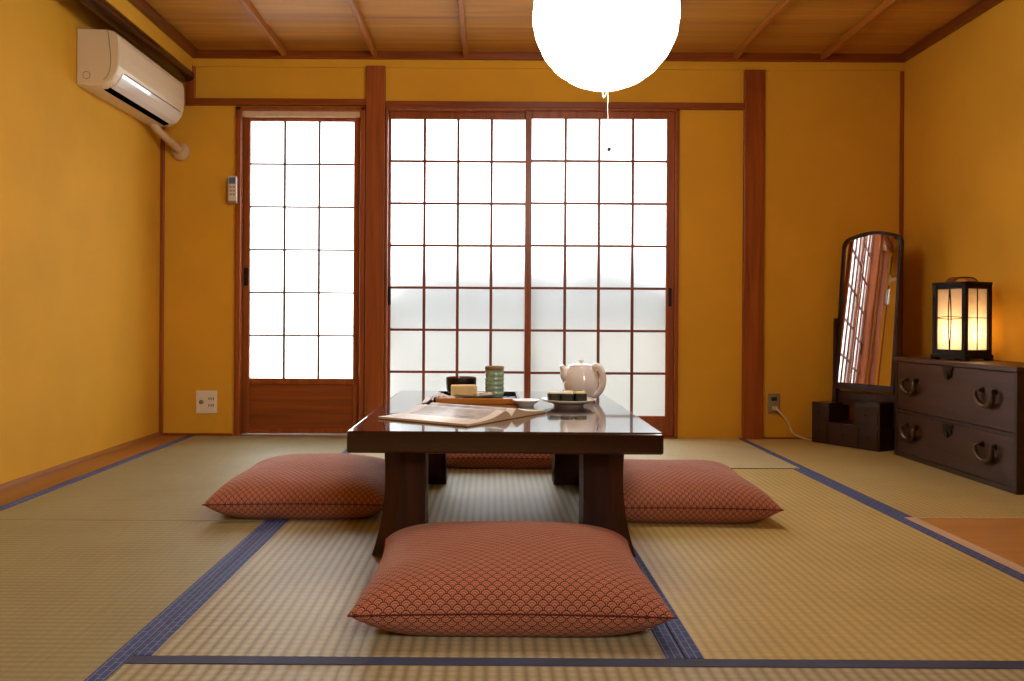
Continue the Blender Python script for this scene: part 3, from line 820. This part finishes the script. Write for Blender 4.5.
# ------------------------------------------------------------------ chest of drawers (front faces -X)
CXF, CY0, CY1, CH = 1.952, 3.085, 4.02, .474
ch = thing('drawer_chest', ((CXF+XR)/2, (CY0+CY1)/2, 0), 'low dark wooden two drawer chest with iron handles against the right wall', 'chest')
ox, oy = ch.location.x, ch.location.y
def L(mb_args): return mb_args
fx0 = CXF-ox; bx1 = XR-.004-ox; y0, y1 = CY0-oy, CY1-oy
m = MB()
m.box(fx0, bx1, y0, y0+.022, 0.0005, CH-.02, bevel=.002); m.box(fx0, bx1, y1-.022, y1, 0.0005, CH-.02, bevel=.002)
m.box(fx0+.002, bx1, y0+.02, y1-.02, 0.0005, .022); m.box(fx0+.002, bx1, y0+.02, y1-.02, .212, .226); m.box(bx1-.01, bx1, y0+.02, y1-.02, .02, CH-.02)
m.build('carcass', M['tansu_dark'], ch)
bx(fx0-.004, bx1, y0-.004, y1+.004, CH-.02, CH, bevel=.003).build('chest_top', M['tansu'], ch)
for (z0_, z1_, zh, zl) in ((.228, CH-.022, .352, .452), (.024, .210, .138, .206)):
    dr = bx(fx0+.003, bx1-.02, y0+.024, y1-.024, z0_, z1_, bevel=.002).build('drawer', M['tansu'], ch)
    for yh in (3.855, 3.262):
        yy = yh-oy; s = MB()
        # two posts with round plates and a drop handle
        s.tube([(fx0-.012, yy-.042, zh+.02), (fx0-.020, yy-.056, zh+.010), (fx0-.018, yy-.052, zh-.018), (fx0-.014, yy-.028, zh-.036), (fx0-.012, yy, zh-.041), (fx0-.014, yy+.028, zh-.036), (fx0-.018, yy+.052, zh-.018), (fx0-.020, yy+.056, zh+.010), (fx0-.012, yy+.042, zh+.02)], [.005, .008, .010, .0105, .0105, .0105, .010, .008, .005], 10)
        h = s.build('drop_handle', M['iron_ring'], dr)
        for q in (-.042, .042):
            s = MB(); s.tube([(fx0+.003, yy+q, zh+.02), (fx0-.003, yy+q, zh+.02)], .012, 16, sub=1); s.tube([(fx0-.003, yy+q, zh+.02), (fx0-.014, yy+q, zh+.02)], .006, 10, sub=1)
            s.build('handle_plate', M['iron'], dr)
    yl = 3.555-oy; s = MB(); zt = zl
    outline = [(yl+a*.72, zt+b*.86) for a, b in ((-.055, 0), (.055, 0), (.055, -.012), (.043, -.026), (.046, -.04), (.028, -.056), (.012, -.062), (0, -.07), (-.012, -.062), (-.028, -.056), (-.046, -.04), (-.043, -.026), (-.055, -.012))]
    s.prism(outline, fx0-.002, fx0+.0045, 'yz'); s.build('lock_plate', M['iron'], dr)
    s = MB(); s.tube([(fx0-.002, yl, zt-.043), (fx0-.008, yl, zt-.043)], .012, 16, sub=1); s.build('keyhole_boss', M['hole'], dr)

# ------------------------------------------------------------------ andon lamp on the chest
LX, LY = 2.088, 3.69
an = thing('table_lantern', (LX, LY, CH+.0003), 'square dark framed paper lantern glowing on the chest', 'lamp', math.radians(22))
H = .335; s_ = .073
m = MB(); m.box(-s_-.014, s_+.014, -s_-.014, s_+.014, 0.008, .024, bevel=.003)
for a in (-1, 1):
    for b_ in (-1, 1): m.box(a*s_-.014, a*s_+.014, b_*s_-.014, b_*s_+.014, 0, .010, bevel=.002)
m.build('plinth', M['andon'], an)
m = MB(); t_ = .0095
for a in (-1, 1):
    for b_ in (-1, 1): m.box(a*s_-t_, a*s_+t_, b_*s_-t_, b_*s_+t_, .022, H, bevel=.0015)
for a in (-1, 1):
    for (z0_, z1_) in ((.024, .046), (H-.022, H)):
        m.box(a*s_-t_*.8, a*s_+t_*.8, -s_, s_, z0_, z1_); m.box(-s_, s_, a*s_-t_*.8, a*s_+t_*.8, z0_, z1_)
m.box(-s_-.010, s_+.010, -s_-.010, s_+.010, H-.004, H+.008, bevel=.002) if False else None
for a in (-1, 1):
    m.box(a*s_-.011, a*s_+.011, -s_-.011, s_+.011, H-.004, H+.008, bevel=.002); m.box(-s_-.011, s_+.011, a*s_-.011, a*s_+.011, H-.004, H+.008, bevel=.002)
m.build('frame', M['andon'], an)
for (nx, ny) in ((-1, 0), (0, -1), (1, 0), (0, 1)):
    def P(u, z, off): return (nx*(s_+off)-ny*u, ny*(s_+off)+nx*u, z)
    m = MB(); q = s_-.006
    m.rings([[Vector(P(u, z, o)) for u, z in ((-q, .046), (q, .046), (q, H-.02), (-q, H-.02))] for o in (-.003, -.002)], smooth=False)
    pp_ = m.build('paper_panel', M['andon_paper'], an)
    m = MB(); zm = .046+(H-.066)*.52
    for s in ((-1, 1) if (nx, ny) == (-1, 0) else (0,)):
        m.tube([P(s*.001, .046, .002), P(s*.007, zm, .002), P(s*.001, H-.02, .002)], .0026, 6)
        m.tube([P(-q, zm+s*.001, .002), P(0, zm+s*.006, .002), P(q, zm+s*.001, .002)], .0018, 6)
    m.build('crossed_bars', M['andon'], an)
m = MB(); rs = []
for i in range(13):
    u = -1+2*i/12; z = H+.006+.024*(1-u**4*.9)-.004
    rs.append([Vector((u*.076, -.022, z)), Vector((u*.076, .022, z)), Vector((u*.076, .022, z+.007)), Vector((u*.076, -.022, z+.007))])
m.rings(rs, smooth=False)
o = m.build('carry_handle', M['andon_handle'], an); o.rotation_euler = (0, 0, 0)

# ------------------------------------------------------------------ dressing mirror stand in the corner
MA = math.radians(30)
nv = Vector((-math.cos(MA), -math.sin(MA), 0))
ms = thing('mirror_stand', (1.715, 4.44, 0), 'tall dark framed dressing mirror on a low drawer base in the right corner', 'mirror')
# local frame: +x from left to right along the front, +y towards the corner
ms.rotation_euler = (0, 0, math.atan2(-nv.x*-1*0-math.cos(MA), math.sin(MA)))
BWD, BD = .40, .168
def mp(o): o.parent = ms; return o
mp(bx(0, BWD, 0, BD, .0005, .118, bevel=.002).build('base_box', M['kyodai']))
tl_ = mp(bx(0, .105, .0, BD, .118, .214, bevel=.002).build('side_box', M['kyodai']))
tr_ = mp(bx(.255, BWD, .0, BD, .118, .238, bevel=.002).build('side_box', M['kyodai']))
for (x0, x1, z0_, z1_) in ((.01, .098, .014, .108), (.115, .285, .014, .108), (.295, .39, .014, .108), (.01, .098, .124, .198), (.265, .39, .124, .222)):
    d = mp(bx(x0, x1, -.004, .004, z0_, z1_, bevel=.0015).build('drawer_front', M['kyodai']))
    m = MB(); m.tube([((x0+x1)/2, -.004, (z0_+z1_)/2), ((x0+x1)/2, -.014, (z0_+z1_)/2)], [.003, .006], 10, sub=1); m.build('knob', M['iron'], d)
mc, mw = .240, .172
mp(bx(mc-mw-.006, mc+mw+.006, .112, .128, .2, .275, bevel=.002).build('back_board', M['kyodai']))
for s in (-1, 1):
    m = MB(); rs = []
    for z, wd in ((.116, .034), (.2, .026), (.3, .018), (.5, .015), (.64, .014), (.66, .010)):
        xc = mc+s*(mw+.001)
        rs.append([Vector((xc-wd/2+s*wd*.2, .096, z)), Vector((xc+wd/2+s*wd*.2, .096, z)), Vector((xc+wd/2+s*wd*.2, .132, z)), Vector((xc-wd/2+s*wd*.2, .132, z))])
    m.rings(rs, smooth=False); mp(m.build('upright', M['kyodai']))
LEAN = math.radians(4.8)
MZ0, MH = .288, .825
def arch(w, z0, z1, rise, rad, n=10):
    """outline: flat bottom, gently arched top with rounded corners"""
    pts = [(-w, z0), (w, z0)]
    zc = z1-rise-rad
    for i in range(n+1):
        a = PI/2*i/n*.82; pts.append((w-rad+rad*math.cos(a), zc+rad*math.sin(a)))
    x_e, z_e = pts[-1]
    for i in range(1, 16):
        x = x_e*(1-2*i/16); pts.append((x, z_e+(z1-z_e)*(1-(x/x_e)**2)))
    for i in range(n+1):
        a = PI/2*(1-i/n)*.82; pts.append((-w+rad-rad*math.cos(a), zc+rad*math.sin(a)))
    return pts
piv = bpy.data.objects.new('swing_mirror', None)
bpy.data.objects.remove(piv)
LM = Matrix.Translation((mc, .085, MZ0)) @ Matrix.Rotation(-LEAN, 4, 'X')
outer = arch(mw, 0, MH, .022, .05); inner = arch(mw-.016, .034, MH-.017, .020, .042)
m = MB()
rs = [[LM @ Vector((a, y, z)) for a, z in pr] for pr, y in ((outer, .022), (outer, .002), (outer, 0), (inner, 0), (inner, .012))]
m.rings(rs, smooth=False); fr = mp(m.build('mirror_frame', M['kyodai']))
m = MB(); m.rings([[LM @ Vector((a, y, z)) for a, z in inner] for y in (.008, .012)], smooth=False)
m.build('mirror_glass', M['mirror'], fr)

# ------------------------------------------------------------------ outdoor pieces seen through the frosted glass
gw = bx(-.74, 6, YB+1.1, YB+1.2, -.12, .60); tag(gw.build('garden_wall', M['garden_wall']), 'pale low garden wall blurred behind the frosted window', 'wall')
hd = bmesh.new(); bmesh.ops.create_icosphere(hd, subdivisions=4, radius=1)
rnd_ = random.Random(3)
for v in hd.verts:
    k = 1+.10*math.sin(9*v.co.x+5*v.co.z)*math.cos(7*v.co.y+3*v.co.x)+rnd_.uniform(-.05, .05)
    v.co *= 1 if v.co.length < .1 else min(1.2, math.hypot(v.co.x, v.co.z)/max(1e-6, (v.co.x**4+v.co.z**4)**.25))
    v.co = Vector((v.co.x*1.22*k, v.co.y*.35*k, v.co.z*.60*k))
me = bpy.data.meshes.new('hedge'); hd.to_mesh(me); hd.free(); me.materials.append(M['hedge'])
o = bpy.data.objects.new('hedge', me); COL.objects.link(o); o.location = (.32, YB+1.7, .48)
tag(o, 'dark clipped hedge blurred behind the frosted window', 'hedge')

# ------------------------------------------------------------------ light
w = bpy.data.worlds.new('overcast_sky'); S.world = w; w.use_nodes = True
nt = w.node_tree; bg = nt.nodes['Background']
bg.inputs[0].default_value = (.95, .98, 1.0, 1); bg.inputs[1].default_value = 7.3
def area(name, loc, rot, sx, sy, power, col):
    l = bpy.data.lights.new(name, 'AREA'); l.shape = 'RECTANGLE'; l.size = sx; l.size_y = sy; l.energy = power; l.color = col
    o = bpy.data.objects.new(name, l); COL.objects.link(o); o.location = loc; o.rotation_euler = rot; return o
# added fill light, unseen behind the viewer, turned to brighten the left wall
fl = area('rear_fill_light', (1.25, -.6, 1.85), (0, 0, 0), .8, .8, 34, (1, .94, .84))
fl.rotation_euler = (Vector((-1.8, 1.25, 1.15))-fl.location).to_track_quat('-Z', 'Y').to_euler(); fl.data.spread = math.radians(120)
l = bpy.data.lights.new('andon_bulb', 'POINT'); l.energy = 1.9; l.color = (1, .64, .37); l.shadow_soft_size = .025
o = bpy.data.objects.new('andon_bulb', l); COL.objects.link(o); o.location = (LX, LY, CH+.12)

S.view_settings.view_transform = 'Standard'
S.view_settings.look = 'None'
S.view_settings.exposure = 0
